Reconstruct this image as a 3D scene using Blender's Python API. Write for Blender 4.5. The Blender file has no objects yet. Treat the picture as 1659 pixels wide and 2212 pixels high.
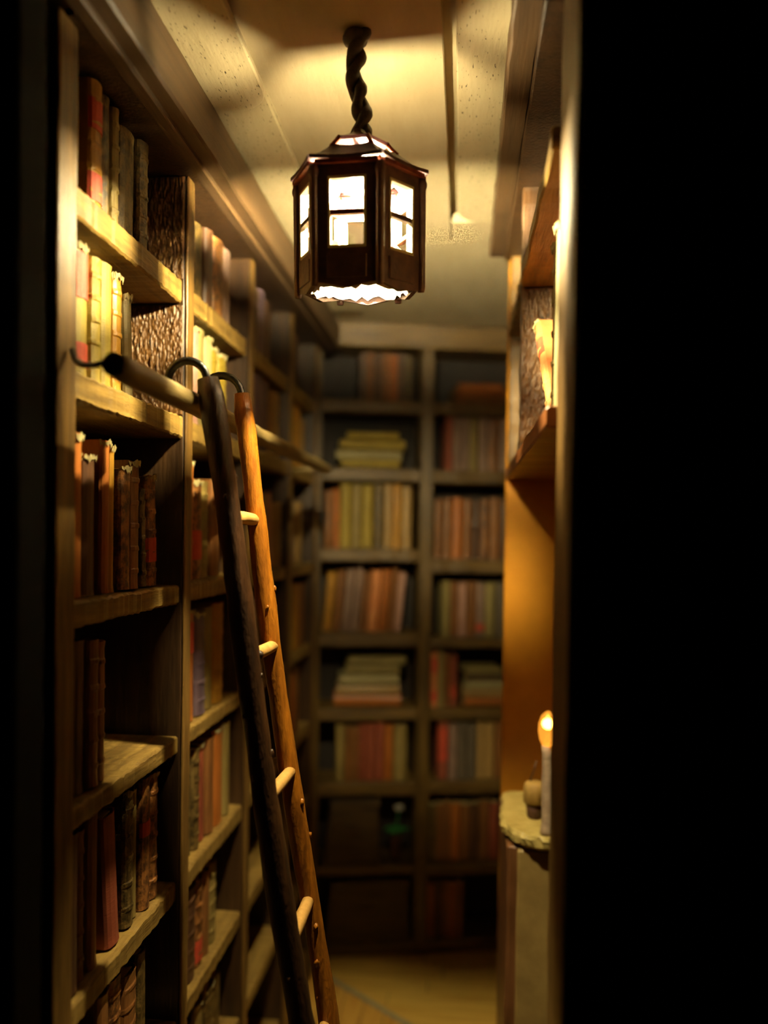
import bpy, bmesh, math, random
from mathutils import Vector, Matrix, noise

random.seed(7)
scene = bpy.context.scene
col = scene.collection
PI = math.pi

# ------------------------------------------------------------------ camera
EYE = Vector((0.0, 0.0, 1.86))
F_PX, W_PX, H_PX = 1700.0, 1659.0, 2212.0
PP_Y = 1187.0
YAW, PITCH, ROLL = math.radians(-5.75), math.radians(-1.0), math.radians(0.8)
fw = Vector((math.sin(YAW) * math.cos(PITCH), math.cos(YAW) * math.cos(PITCH), math.sin(PITCH)))
rt = fw.cross(Vector((0, 0, 1))).normalized()
up = rt.cross(fw)
r2 = rt * math.cos(ROLL) + up * math.sin(ROLL)
u2 = up * math.cos(ROLL) - rt * math.sin(ROLL)
cam_d = bpy.data.cameras.new('camera')
cam = bpy.data.objects.new('camera', cam_d)
col.objects.link(cam)
M = Matrix((r2, u2, -fw)).transposed().to_4x4()
M.translation = EYE
cam.matrix_world = M
cam_d.sensor_fit = 'VERTICAL'
cam_d.sensor_height = 36.0
cam_d.lens = F_PX / H_PX * 36.0
cam_d.shift_y = (PP_Y - H_PX / 2) / H_PX
cam_d.clip_start = 0.01
cam_d.dof.use_dof = True
cam_d.dof.focus_distance = 1.56
cam_d.dof.aperture_fstop = (cam_d.lens / 1000.0) / 0.030
scene.camera = cam

# ------------------------------------------------------------------ world, exposure
w = bpy.data.worlds.new('world')
scene.world = w
w.use_nodes = True
w.node_tree.nodes['Background'].inputs[0].default_value = (0.25, 0.35, 0.6, 1)
w.node_tree.nodes['Background'].inputs[1].default_value = 0.002
scene.view_settings.view_transform = 'Standard'
scene.view_settings.look = 'None'
scene.view_settings.exposure = 0.0
scene.view_settings.gamma = 1.0
scene.view_settings.use_curve_mapping = False
cy_ = scene.cycles
cy_.max_bounces = 6; cy_.diffuse_bounces = 4; cy_.glossy_bounces = 2; cy_.transmission_bounces = 2; cy_.transparent_max_bounces = 8
cy_.caustics_reflective = False; cy_.caustics_refractive = False; cy_.sample_clamp_indirect = 6.0
LANTERN_RADIANCE = 10000.0
ADDED_UP_RADIANCE = 5000.0
ADDED_FAR_RADIANCE = 200000.0
LANTERN_COLOR = (1.0, 0.85, 0.47)
CANDLE_RADIANCE = 3.0
CANDLE_COLOR = (1.0, 0.48, 0.10)

# ------------------------------------------------------------------ materials
def lin(h):
    h = h.lstrip('#')
    out = []
    for i in (0, 2, 4):
        c = int(h[i:i + 2], 16) / 255
        out.append(c / 12.92 if c <= 0.04045 else ((c + 0.055) / 1.055) ** 2.4)
    return tuple(out) + (1.0,)

def mat(name, c1, c2=None, scale=(8, 8, 8), detail=6, lo=0.35, hi=0.65, rough=0.5, bump=0.2, bscale=None,
        bdist=0.004, spec=0.5, metallic=0.0, speck=None, sheen=0.0):
    m = bpy.data.materials.new(name)
    m.use_nodes = True
    nt = m.node_tree
    b = nt.nodes['Principled BSDF']
    N, L = nt.nodes.new, nt.links.new
    tc = N('ShaderNodeTexCoord')
    mp = N('ShaderNodeMapping'); mp.inputs['Scale'].default_value = scale
    L(tc.outputs['Object'], mp.inputs[0])
    oi = N('ShaderNodeObjectInfo')
    add = N('ShaderNodeVectorMath'); add.operation = 'ADD'
    mul = N('ShaderNodeMath'); mul.operation = 'MULTIPLY'; mul.inputs[1].default_value = 37.0
    L(oi.outputs['Random'], mul.inputs[0])
    L(mp.outputs[0], add.inputs[0]); L(mul.outputs[0], add.inputs[1])
    nz = N('ShaderNodeTexNoise'); nz.inputs['Scale'].default_value = 1.0
    nz.inputs['Detail'].default_value = detail; nz.inputs['Roughness'].default_value = 0.62
    L(add.outputs[0], nz.inputs['Vector'])
    cr = N('ShaderNodeValToRGB')
    cr.color_ramp.elements[0].position = lo; cr.color_ramp.elements[1].position = hi
    cr.color_ramp.elements[0].color = lin(c1); cr.color_ramp.elements[1].color = lin(c2 or c1)
    L(nz.outputs[0], cr.inputs[0])
    out = cr.outputs[0]
    if speck:
        sc_, col_, th = speck
        mp3 = N('ShaderNodeMapping'); mp3.inputs['Scale'].default_value = sc_
        L(tc.outputs['Object'], mp3.inputs[0])
        n3 = N('ShaderNodeTexNoise'); n3.inputs['Scale'].default_value = 1.0; n3.inputs['Detail'].default_value = 2
        L(mp3.outputs[0], n3.inputs['Vector'])
        r3 = N('ShaderNodeValToRGB')
        r3.color_ramp.elements[0].position = th; r3.color_ramp.elements[1].position = th + 0.035
        L(n3.outputs[0], r3.inputs[0])
        mx = N('ShaderNodeMixRGB'); mx.inputs[2].default_value = lin(col_)
        L(r3.outputs[0], mx.inputs[0]); L(out, mx.inputs[1])
        out = mx.outputs[0]
    L(out, b.inputs['Base Color'])
    b.inputs['Roughness'].default_value = rough
    b.inputs['Specular IOR Level'].default_value = spec
    b.inputs['Metallic'].default_value = metallic
    if bump:
        n2 = N('ShaderNodeTexNoise'); n2.inputs['Scale'].default_value = 1.0
        n2.inputs['Detail'].default_value = 5
        mp2 = N('ShaderNodeMapping'); mp2.inputs['Scale'].default_value = bscale or tuple(4 * s for s in scale)
        L(tc.outputs['Object'], mp2.inputs[0]); L(mp2.outputs[0], n2.inputs['Vector'])
        bp = N('ShaderNodeBump'); bp.inputs['Strength'].default_value = bump
        bp.inputs['Distance'].default_value = bdist
        L(n2.outputs[0], bp.inputs['Height']); L(bp.outputs[0], b.inputs['Normal'])
    return m

def emit(name, color, strength):
    m = bpy.data.materials.new(name); m.use_nodes = True
    nt = m.node_tree; nt.nodes.clear()
    e = nt.nodes.new('ShaderNodeEmission'); o = nt.nodes.new('ShaderNodeOutputMaterial')
    e.inputs[0].default_value = tuple(color) + (1,); e.inputs[1].default_value = strength
    nt.links.new(e.outputs[0], o.inputs[0])
    return m

def clear(name, tint=(0.95, 0.95, 0.93), gloss=0.06, rough=0.05):
    m = bpy.data.materials.new(name); m.use_nodes = True
    nt = m.node_tree; nt.nodes.clear()
    t = nt.nodes.new('ShaderNodeBsdfTransparent'); g = nt.nodes.new('ShaderNodeBsdfGlossy')
    mx = nt.nodes.new('ShaderNodeMixShader'); o = nt.nodes.new('ShaderNodeOutputMaterial')
    t.inputs[0].default_value = tuple(tint) + (1,); g.inputs['Roughness'].default_value = rough
    mx.inputs[0].default_value = gloss
    nt.links.new(t.outputs[0], mx.inputs[1]); nt.links.new(g.outputs[0], mx.inputs[2])
    nt.links.new(mx.outputs[0], o.inputs[0])
    return m

G = 5.0
WX = mat('wood_along_x', '#5e3f1c', '#8e6630', (G, 60, 60), rough=0.42, bump=0.5, bscale=(20, 220, 220))
WY = mat('wood_along_y', '#6b5228', '#9a7b3e', (60, G, 60), rough=0.42, bump=0.5, bscale=(220, 20, 220))
WZ = mat('wood_along_z', '#583e1a', '#866430', (60, 60, G), rough=0.42, bump=0.5, bscale=(220, 220, 20))
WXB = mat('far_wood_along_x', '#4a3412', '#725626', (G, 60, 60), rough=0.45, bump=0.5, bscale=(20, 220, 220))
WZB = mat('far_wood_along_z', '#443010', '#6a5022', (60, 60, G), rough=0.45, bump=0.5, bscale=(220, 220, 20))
WTRIM = mat('trim_wood', '#46331e', '#573f25', (50, 3, 50), rough=0.55, bump=0.3, bscale=(150, 10, 150))
WBACK = mat('back_wood', '#1a110a', '#281a0e', (30, 30, 5), rough=0.7, bump=0.3)  # near-black to deepen the shade inside the cases
WDEEP = mat('darkened_wood', '#2c1b0c', '#462e16', (40, 40, 4), rough=0.45, bump=0.4)  # wood darkened to deepen the shade on side faces and undersides
BARK = mat('bark_veneer', '#4a2e12', '#6e4a20', (90, 90, 10), rough=0.36, bump=0.6, bscale=(300, 300, 40), bdist=0.006, spec=0.5)
CREAM = mat('cream_painted_ceiling', '#a89876', '#b3a382', (14, 3, 14), rough=0.7, bump=0.15,
            bscale=(120, 25, 60), speck=((420, 70, 160), '#4a3d20', 0.76))
STICK = mat('cream_painted_stick', '#ae9f7c', '#baab88', (14, 3, 14), rough=0.6, bump=0.3,
            bscale=(120, 25, 60), speck=((330, 60, 160), '#3a3018', 0.67))
FRONT = mat('black_front_board', '#08080a', '#0b0b0d', (20, 20, 20), rough=0.85, bump=0.1, spec=0.2)
ORANGE = mat('ochre_painted_wall', '#bf7e22', '#d08c28', (6, 6, 5), rough=0.38, bump=0.25, bscale=(90, 90, 90))
SOFFIT = mat('red_brown_soffit', '#7a4420', '#92562a', (8, 8, 8), rough=0.4, bump=0.3)
FLOORW = mat('floor_plank_wood', '#c4963e', '#e0b85a', (4, 50, 50), rough=0.45, bump=0.25)
FLOORW2 = mat('floor_plank_wood_b', '#c08a3a', '#d8a84e', (50, 4, 50), rough=0.45, bump=0.25)
FLOORB = mat('floor_base', '#2a1c0c', '#33220f', (10, 10, 10), rough=0.8, bump=0)
INLAY = mat('pale_inlay', '#8f8a6c', '#a39c7c', (20, 20, 20), rough=0.4, bump=0.1)
TWIG = mat('twig_wood', '#74420f', '#b26c1a', (70, 70, 6), rough=0.33, bump=0.6, bscale=(220, 220, 60), bdist=0.003, spec=0.6)
TWIG_SHADE = mat('twig_wood_shaded', '#2a180a', '#4a2c12', (70, 70, 6), rough=0.4, bump=0.6, bscale=(220, 220, 60), bdist=0.003, spec=0.6)  # darker twig copy, the left stile's unlit side put into the colour
RUNG = mat('rung_wood', '#b98a44', '#cfa05a', (40, 40, 40), rough=0.5, bump=0.2)
ROD = mat('rail_wood', '#7a6238', '#a08a58', (60, 5, 60), rough=0.45, bump=0.4)
IRON = mat('black_wire', '#0c0c0b', '#191815', (60, 60, 60), rough=0.32, bump=0.3, spec=0.6)
BRONZE = mat('lantern_bronze', '#574349', '#765a5a', (40, 40, 40), rough=0.36, bump=0.3, metallic=0.2)
COPPER = mat('lantern_copper', '#6a3420', '#a0522e', (50, 50, 50), rough=0.4, bump=0.3, metallic=0.5)
PEARL = mat('lantern_window_trim', '#c9c2a8', '#ddd6bd', (40, 40, 40), rough=0.3, bump=0.1)
LINER = mat('lantern_liner', '#cfcab4', '#e4e0cc', (90, 90, 90), rough=0.35, bump=0.6, bscale=(220, 220, 220))
PANE = clear('lantern_clear_pane')
CHAINM = mat('dark_chain', '#332a22', '#54463a', (60, 60, 60), rough=0.5, bump=0.4)
STONE = mat('stone_slab', '#a08a4c', '#c0aa66', (22, 22, 22), rough=0.35, bump=0.7, bscale=(70, 70, 70), bdist=0.006)
CABF = mat('cabinet_front', '#8a7040', '#a1854e', (14, 14, 14), rough=0.5, bump=0.3)
CABS = mat('cabinet_side', '#5c3a20', '#7a5030', (30, 30, 5), rough=0.35, bump=0.4)
WAX = mat('pale_wrapped_stalk', '#8a725e', '#a48c74', (30, 30, 60), rough=0.5, bump=0.6, bscale=(60, 60, 160))
CORK = mat('cork', '#8a6a30', '#a58646', (60, 60, 60), rough=0.6, bump=0.5)
PAPER = mat('page_paper', '#a8935c', '#c2ae7a', (8, 120, 8), rough=0.8, bump=0.3)
TORN = mat('torn_paper', '#9a8a5c', '#b8a878', (40, 40, 40), rough=0.8, bump=0.2)
REDL = mat('red_spine_label', '#b8402a', '#cc5234', (30, 30, 30), rough=0.6, bump=0.2)
LEAF = mat('green_leaf', '#2f7a3a', '#4a9a50', (30, 30, 30), rough=0.4, bump=0.2)
PETAL = mat('pale_petal', '#9a9488', '#b8b2a6', (30, 30, 30), rough=0.5, bump=0.1)
CLAY = mat('clay_pot', '#3a2216', '#4f2e1c', (20, 20, 20), rough=0.7, bump=0.2)
BOXW = mat('storage_box', '#3c2a16', '#54401f', (6, 40, 40), rough=0.6, bump=0.3)

COVERS = {}
def cover_mat(key, c1, c2, style):
    if key in COVERS: return COVERS[key]
    if style == 'mottled':
        m = mat('cover_' + key, c1, c2, (70, 70, 55), lo=0.42, hi=0.58, rough=0.42, bump=0.5, bscale=(220, 220, 220), bdist=0.003)
    elif style == 'cloth':
        m = mat('cover_' + key, c1, c2, (30, 30, 12), rough=0.6, bump=0.4, bscale=(60, 60, 420), bdist=0.002)
    else:
        m = mat('cover_' + key, c1, c2, (40, 40, 8), rough=0.4, bump=0.4, bscale=(160, 160, 40), bdist=0.003)
    COVERS[key] = m
    return m

PAL = {   # key: (words, dark, light, style)
    'ochre': ('ochre', '#9c6a20', '#b8862c', 'leather'),
    'yellow': ('yellow-olive', '#86701e', '#a28a2e', 'cloth'),
    'cream': ('cream', '#94875c', '#aa9d70', 'cloth'),
    'olive': ('olive', '#75622e', '#8e7840', 'cloth'),
    'dkolive': ('mottled olive', '#3a2c14', '#70592e', 'mottled'),
    'orange': ('orange-brown', '#98541e', '#b26a2e', 'leather'),
    'brown': ('brown leather', '#6e4624', '#8e5c30', 'leather'),
    'dkbrown': ('dark brown', '#442c1e', '#5e3e28', 'leather'),
    'mottle': ('mottled brown', '#4a2c18', '#9a6432', 'mottled'),
    'red': ('rust-red', '#7c3a24', '#984a2e', 'cloth'),
    'salmon': ('salmon-orange', '#c2703c', '#d08850', 'cloth'),
    'purple': ('dull purple', '#5a4450', '#76606a', 'cloth'),
    'mauve': ('mauve', '#7a5e52', '#947666', 'cloth'),
    'grey': ('grey', '#4e4436', '#645644', 'cloth'),
    'green': ('grey-green', '#80703e', '#9a8850', 'cloth'),
    'tan': ('tan', '#957440', '#ac8a54', 'leather'),
    'pink': ('pinkish', '#a8786a', '#c09484', 'cloth'),
}

# ------------------------------------------------------------------ geometry helpers
def quad_strip(bm, loops, closed=True, cap=True):
    rows = [[bm.verts.new(p) for p in lp] for lp in loops]
    n = len(rows[0])
    for a, b in zip(rows[:-1], rows[1:]):
        for i in range(n if closed else n - 1):
            j = (i + 1) % n
            bm.faces.new((a[i], a[j], b[j], b[i]))
    if cap and closed:
        bm.faces.new(list(reversed(rows[0]))); bm.faces.new(rows[-1])
    return rows

def board(bm, x0, x1, y0, y1, z0, z1, axis=1, n=8, jit=0.0015, bev=0.004):
    """a wobbly hand-cut board, bevelled, its length along AXIS"""
    lo, hi = [x0, y0, z0], [x1, y1, z1]
    a, b = [i for i in range(3) if i != axis]
    loops = []
    ts = [0.0, 0.004] + [k / n for k in range(1, n)] + [0.996, 1.0]
    for q, t in enumerate(ts):
        s = bev * 0.6 if q in (0, len(ts) - 1) else 0.0
        ja = [random.uniform(-jit, jit) for _ in range(4)]
        c = lo[axis] + (hi[axis] - lo[axis]) * t
        A0, A1, B0, B1 = lo[a] + s + ja[0], hi[a] - s + ja[1], lo[b] + s + ja[2], hi[b] - s + ja[3]
        e = bev
        ring = [(A0 + e, B0), (A1 - e, B0), (A1, B0 + e), (A1, B1 - e), (A1 - e, B1), (A0 + e, B1), (A0, B1 - e), (A0, B0 + e)]
        lp = []
        for u, v in ring:
            p = [0, 0, 0]; p[axis] = c; p[a] = u; p[b] = v
            lp.append(Vector(p))
        loops.append(lp)
    quad_strip(bm, loops)

def tube(bm, pts, radii, n=12, cap=True, jit=0.0):
    pts = [Vector(p) for p in pts]
    prev = None
    loops = []
    for i, p in enumerate(pts):
        d = (pts[min(i + 1, len(pts) - 1)] - pts[max(i - 1, 0)]).normalized()
        if prev is None:
            ref = Vector((0, 0, 1)) if abs(d.z) < 0.9 else Vector((1, 0, 0))
            u = d.cross(ref).normalized()
        else:
            u = (prev - d * prev.dot(d)).normalized()
        prev = u
        v = d.cross(u)
        r = radii[i] if isinstance(radii, (list, tuple)) else radii
        loops.append([p + (u * math.cos(2 * PI * k / n) + v * math.sin(2 * PI * k / n)) * (r * (1 + random.uniform(-jit, jit))) for k in range(n)])
    quad_strip(bm, loops, cap=cap)

def lathe(bm, prof, n=16, cx=0, cy=0, phase=0.0, cap=True, jit=0.0):
    loops = []
    for r, z in prof:
        loops.append([Vector((cx + r * (1 + random.uniform(-jit, jit)) * math.cos(phase + 2 * PI * k / n), cy + r * (1 + random.uniform(-jit, jit)) * math.sin(phase + 2 * PI * k / n), z)) for k in range(n)])
    quad_strip(bm, loops, cap=cap)

def blob(bm, c, r, sc=(1, 1, 1), sub=2, jit=0.0):
    g = bmesh.ops.create_icosphere(bm, subdivisions=sub, radius=r)
    for v in g['verts']:
        k = 1 + random.uniform(-jit, jit)
        v.co = Vector((v.co.x * sc[0] * k, v.co.y * sc[1] * k, v.co.z * sc[2] * k)) + Vector(c)

def prism(bm, poly, z0, z1):
    quad_strip(bm, [[Vector((x, y, z0)) for x, y in poly], [Vector((x, y, z1)) for x, y in poly]])

TM = {}
def link(name, bm, m, parent=None, smooth=False, local=False):
    bmesh.ops.recalc_face_normals(bm, faces=bm.faces[:])
    if parent is not None and not local:
        bmesh.ops.transform(bm, matrix=TM[parent.name].inverted(), verts=bm.verts[:])
    me = bpy.data.meshes.new(name); bm.to_mesh(me); bm.free()
    me.materials.append(m)
    if smooth:
        for p in me.polygons: p.use_smooth = True
    o = bpy.data.objects.new(name, me); col.objects.link(o)
    if parent is not None:
        o.parent = parent
        TM[o.name] = TM[parent.name].copy()
    else:
        TM[o.name] = Matrix.Identity(4)
    return o

def thing(name, label, cat, loc=(0, 0, 0), rz=0.0, group=None, rot=None):
    o = bpy.data.objects.new(name, None); col.objects.link(o)
    o.empty_display_size = 0.05
    mt = Matrix.Translation(loc) @ (rot.to_4x4() if rot is not None else Matrix.Rotation(rz, 4, 'Z'))
    o.matrix_world = mt
    TM[o.name] = mt
    o['label'] = label; o['category'] = cat
    if group: o['group'] = group
    return o

def NB(): return bmesh.new()
def bd(name, m, parent, *a, **k):
    bm = NB(); board(bm, *a, **k); return link(name, bm, m, parent)
def struct(o, label, cat):
    o['kind'] = 'structure'; o['label'] = label; o['category'] = cat
    return o

# ------------------------------------------------------------------ measured layout
CEIL = 2.79
LX = -0.617                    # front plane of the left bookcase
LU = [(1.135, 1.192), (1.69, 1.73), (2.205, 2.245), (2.74, 2.78), (3.22, 3.26)]
LS = [(2.365, 2.415), (2.07, 2.117), (1.703, 1.745), (1.37, 1.407), (1.037, 1.08), (0.728, 0.77), (0.42, 0.46)]
SKEW = math.radians(11)
BACK0 = Vector((LX, 3.38, 0))
RX, RY_WALL = 0.127, 2.43

# ------------------------------------------------------------------ setting
# floor: a base board, planks each side of a pale diagonal strip
bm = NB(); board(bm, -1.0, 0.75, 0.96, 3.95, -0.08, -0.012, 1, 4, 0, 0.002)
floor = struct(link('floor', bm, FLOORB), 'worn golden plank floor with a pale diagonal strip', 'floor')
P0, P1 = Vector((-0.425, 3.157)), Vector((-0.184, 2.965))
dv = (P1 - P0).normalized(); nv = Vector((-dv.y, dv.x))      # nv points to the far right side
def clip(poly, side, off):
    out = []
    f = lambda p: side * ((Vector(p) - P0).dot(nv) - off)
    for i in range(len(poly)):
        a, b = poly[i], poly[(i + 1) % len(poly)]
        fa, fb = f(a), f(b)
        if fa >= 0: out.append(a)
        if fa * fb < 0:
            t = fa / (fa - fb); out.append((a[0] + (b[0] - a[0]) * t, a[1] + (b[1] - a[1]) * t))
    return out
def plank(x0, x1, y0, y1, side, m):
    g = 0.002
    poly = clip([(x0 + g, y0 + g), (x1 - g, y0 + g), (x1 - g, y1 - g), (x0 + g, y1 - g)], side, side * 0.012)
    if len(poly) < 3: return
    bm = NB(); prism(bm, poly, -0.012, random.uniform(-0.0015, 0.0)); link('plank', bm, m, floor)
y = 1.08; k = 0
while y < 3.75:
    cuts = [-0.62, -0.62 + random.uniform(0.3, 0.6), 0.30]
    for a, b in zip(cuts[:-1], cuts[1:]): plank(a, b, y, y + 0.105, 1, FLOORW)
    y += 0.105
x = -0.62
while x < 0.2:
    plank(x, x + 0.085, 1.08, 2.2, -1, FLOORW2); plank(x, x + 0.085, 2.2, 3.4, -1, FLOORW2); x += 0.085
bm = NB()
a, b = P0 - dv * 0.25, P0 + dv * 0.95
prism(bm, [tuple(a - nv * 0.010), tuple(b - nv * 0.010), tuple(b + nv * 0.010), tuple(a + nv * 0.010)], -0.012, 0.001)
link('inlay_strip', bm, INLAY, floor)['label'] = 'pale diagonal strip'

# ceiling: backing board with panels, strips and round-ended sticks fixed below it
bm = NB(); board(bm, -1.0, 0.75, 0.96, 3.95, CEIL + 0.03, CEIL + 0.08, 1, 4, 0, 0.002)
ceiling = struct(link('ceiling', bm, CREAM), 'cream painted wooden ceiling of panels and round-ended sticks', 'ceiling')
bd('ceiling_panel', CREAM, ceiling, -0.64, -0.052, 1.0, 2.50, CEIL, CEIL + 0.03, axis=1, n=14, jit=0.0006, bev=0.002)
bd('ceiling_panel', CREAM, ceiling, -0.64, 0.6, 2.503, 3.9, CEIL + 0.001, CEIL + 0.03, axis=1, n=10, jit=0.0006, bev=0.002)
bd('ceiling_panel', CREAM, ceiling, -0.050, 0.6, 2.352, 2.501, CEIL, CEIL + 0.03, axis=0, n=6, jit=0.0005, bev=0.002)
def stick(x0, x1, y0, y1, z0, z1, mm, rnd=True):
    bm = NB(); r = (x1 - x0) / 2; c = (x0 + x1) / 2
    poly = [(x0, y0), (x1, y0)] + ([(c + r * math.cos(t * PI / 12), y1 - r + r * math.sin(t * PI / 12)) for t in range(13)] if rnd else [(x1, y1), (x0, y1)])
    e = 0.003
    cy = (y0 + y1) / 2
    small = [(c + (x - c) * (1 - e / r), cy + (yy - cy) * (1 - e / (y1 - y0))) for x, yy in poly]
    quad_strip(bm, [[Vector((x, yy, z1)) for x, yy in poly], [Vector((x, yy, z0 + e)) for x, yy in poly], [Vector((x, yy, z0)) for x, yy in small]])
    return link('ceiling_stick', bm, mm, ceiling)
stick(-0.028, 0.092, 1.0, 2.345, CEIL - 0.004, CEIL + 0.03, STICK)
stick(-0.56, -0.425, 1.0, 3.2, CEIL - 0.016, CEIL - 0.0005, STICK, False)
stick(-0.565, -0.418, 1.0, 1.655, CEIL - 0.030, CEIL - 0.0165, STICK)

# side, back and front walls of the box
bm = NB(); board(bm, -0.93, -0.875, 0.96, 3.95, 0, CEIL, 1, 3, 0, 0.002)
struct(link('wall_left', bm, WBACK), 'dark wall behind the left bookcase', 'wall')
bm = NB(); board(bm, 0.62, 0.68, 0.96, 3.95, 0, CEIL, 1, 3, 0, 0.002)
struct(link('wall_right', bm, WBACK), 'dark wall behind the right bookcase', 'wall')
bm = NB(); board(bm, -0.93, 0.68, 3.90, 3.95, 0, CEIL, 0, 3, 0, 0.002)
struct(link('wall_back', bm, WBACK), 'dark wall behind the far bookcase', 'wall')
bm = NB(); board(bm, -3.2, -0.572, 0.96, 1.03, -0.1, 3.2, 2, 12, 0.001, 0.004)
struct(link('wall_front_left', bm, FRONT), 'black front board filling the left edge of the view', 'wall')
bm = NB(); board(bm, 0.133, 3.2, 0.995, 1.012, -0.1, 3.2, 2, 30, 0.0015, 0.006)
struct(link('wall_front_right', bm, FRONT), 'black front board filling the right side of the view', 'wall')
# alcove end wall, ochre
bm = NB(); board(bm, RX, 0.62, RY_WALL, RY_WALL + 0.05, 0, CEIL, 2, 14, 0.0012, 0.004)
wa = struct(link('wall_alcove', bm, ORANGE), 'ochre painted end wall of the alcove on the right', 'wall')
for (px_, pz_, r_) in ((0.165, 1.52, 0.004), (0.18, 1.49, 0.003), (0.145, 1.455, 0.0035), (0.19, 1.46, 0.0025), (0.20, 1.975, 0.005)):
    bm = NB(); blob(bm, (px_, RY_WALL - 0.0005, pz_), r_, (1, 0.5, 1.3), 2); link('paint_drip', bm, ORANGE, wa, True)
# cornices
bm = NB(); board(bm, -0.88, -0.54, 1.07, 3.36, 2.657, 2.765, 1, 24, 0.0012, 0.005)
struct(link('trim_1', bm, WTRIM), 'brown wooden cornice running along the top of the left bookcase', 'trim')
bm = NB(); board(bm, -0.60, -0.572, 1.07, 3.34, 2.645, 2.659, 1, 24, 0.0008, 0.003)
struct(link('trim_2', bm, WTRIM), 'thin brown bead under the left cornice', 'trim')
bm = NB(); board(bm, 0.068, 0.118, 1.135, 2.478, 2.727, 2.785, 1, 24, 0.0015, 0.004)
struct(link('trim_3', bm, WTRIM), 'brown wooden cornice along the top of the right bookcase', 'trim')

# ------------------------------------------------------------------ left bookcase
lb = thing('bookcase', 'tall dark wooden bookcase lining the left wall behind the ladder', 'bookcase', (LX - 0.12, 2.2, 0))
for (a, b) in LU:
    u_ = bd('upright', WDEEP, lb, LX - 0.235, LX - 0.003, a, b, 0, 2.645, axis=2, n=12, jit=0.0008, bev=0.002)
    bd('edge_strip', WZ, u_, LX - 0.0015, LX + 0.005, a - 0.0005, b + 0.0005, 0, 2.6445, axis=2, n=26, jit=0.0010, bev=0.002)  # added so the lit front edge stays lighter than the darkened body
for i in range(4):
    y0, y1 = LU[i][1] + 0.001, LU[i + 1][0] - 0.001
    for (z0, z1) in LS:
        dz = 0.0
        bd('shelf', WY, lb, LX - 0.23, LX - 0.004 - random.uniform(0, 0.006), y0, y1, z0 + dz, z1 + dz, axis=1, n=44, jit=0.0017, bev=0.004)
bd('base_board', WY, lb, LX - 0.23, LX - 0.01, 1.2, 3.22, 0, 0.12, axis=1, n=20, jit=0.002, bev=0.004)
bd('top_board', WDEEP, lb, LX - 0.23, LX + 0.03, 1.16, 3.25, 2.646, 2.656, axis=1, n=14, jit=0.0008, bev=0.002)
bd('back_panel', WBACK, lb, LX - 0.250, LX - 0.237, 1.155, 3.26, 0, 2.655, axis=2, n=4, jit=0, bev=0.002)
def bark(parent, x0, x1, y, z0, z1, nx=64, nz=170):
    bm = NB(); g = []
    for j in range(nz + 1):
        row = []
        for i in range(nx + 1):
            x = x0 + (x1 - x0) * i / nx; z = z0 + (z1 - z0) * j / nz
            h = abs(noise.noise(Vector((x * 230, z * 34, 3.1)))) * 0.6 + abs(noise.noise(Vector((x * 480, z * 75, 9.7)))) * 0.45
            e = 0 if 0 < i < nx and 0 < j < nz else 1
            row.append(bm.verts.new((x, y - (0.0 if e else 0.001 + 0.0075 * h), z)))
        g.append(row)
    for j in range(nz):
        for i in range(nx):
            bm.faces.new((g[j][i], g[j][i + 1], g[j + 1][i + 1], g[j + 1][i]))
    o = link('bark_veneer', bm, BARK, parent)
    o['label'] = 'ridged bark-like face of the divider'
    return o
bark(lb, LX - 0.225, LX - 0.004, 1.689, 2.418, 2.643)
bark(lb, LX - 0.225, LX - 0.004, 1.689, 2.120, 2.362)

# ------------------------------------------------------------------ back bookcase (turned a little)
bb = thing('bookcase', 'dim wooden bookcase across the far end of the passage', 'bookcase', BACK0, SKEW)
BM_ = TM[bb.name]
def bl(name, m, s0, s1, d0, d1, z0, z1, axis, n=10, jit=0.002, bev=0.004, parent=None):
    bm = NB(); board(bm, s0, s1, d0, d1, z0, z1, axis, n, jit, bev)
    return link(name, bm, m, parent or bb, local=True)
BU = [(-0.055, 0.0), (0.432, 0.49), (0.90, 0.96)]
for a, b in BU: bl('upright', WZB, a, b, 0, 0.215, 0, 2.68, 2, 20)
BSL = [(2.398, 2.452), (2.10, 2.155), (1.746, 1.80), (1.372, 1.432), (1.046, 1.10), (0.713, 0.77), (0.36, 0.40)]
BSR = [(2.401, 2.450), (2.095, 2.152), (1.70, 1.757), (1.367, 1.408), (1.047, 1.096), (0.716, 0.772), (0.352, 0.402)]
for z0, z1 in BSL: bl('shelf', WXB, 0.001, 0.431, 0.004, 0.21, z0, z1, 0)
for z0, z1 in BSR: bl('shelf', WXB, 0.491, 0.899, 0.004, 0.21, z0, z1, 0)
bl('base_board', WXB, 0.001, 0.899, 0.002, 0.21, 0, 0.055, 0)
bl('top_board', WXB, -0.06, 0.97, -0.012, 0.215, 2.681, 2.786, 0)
bl('back_panel', WBACK, -0.055, 0.96, 0.216, 0.228, 0, 2.78, 0, 3, 0)

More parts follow.
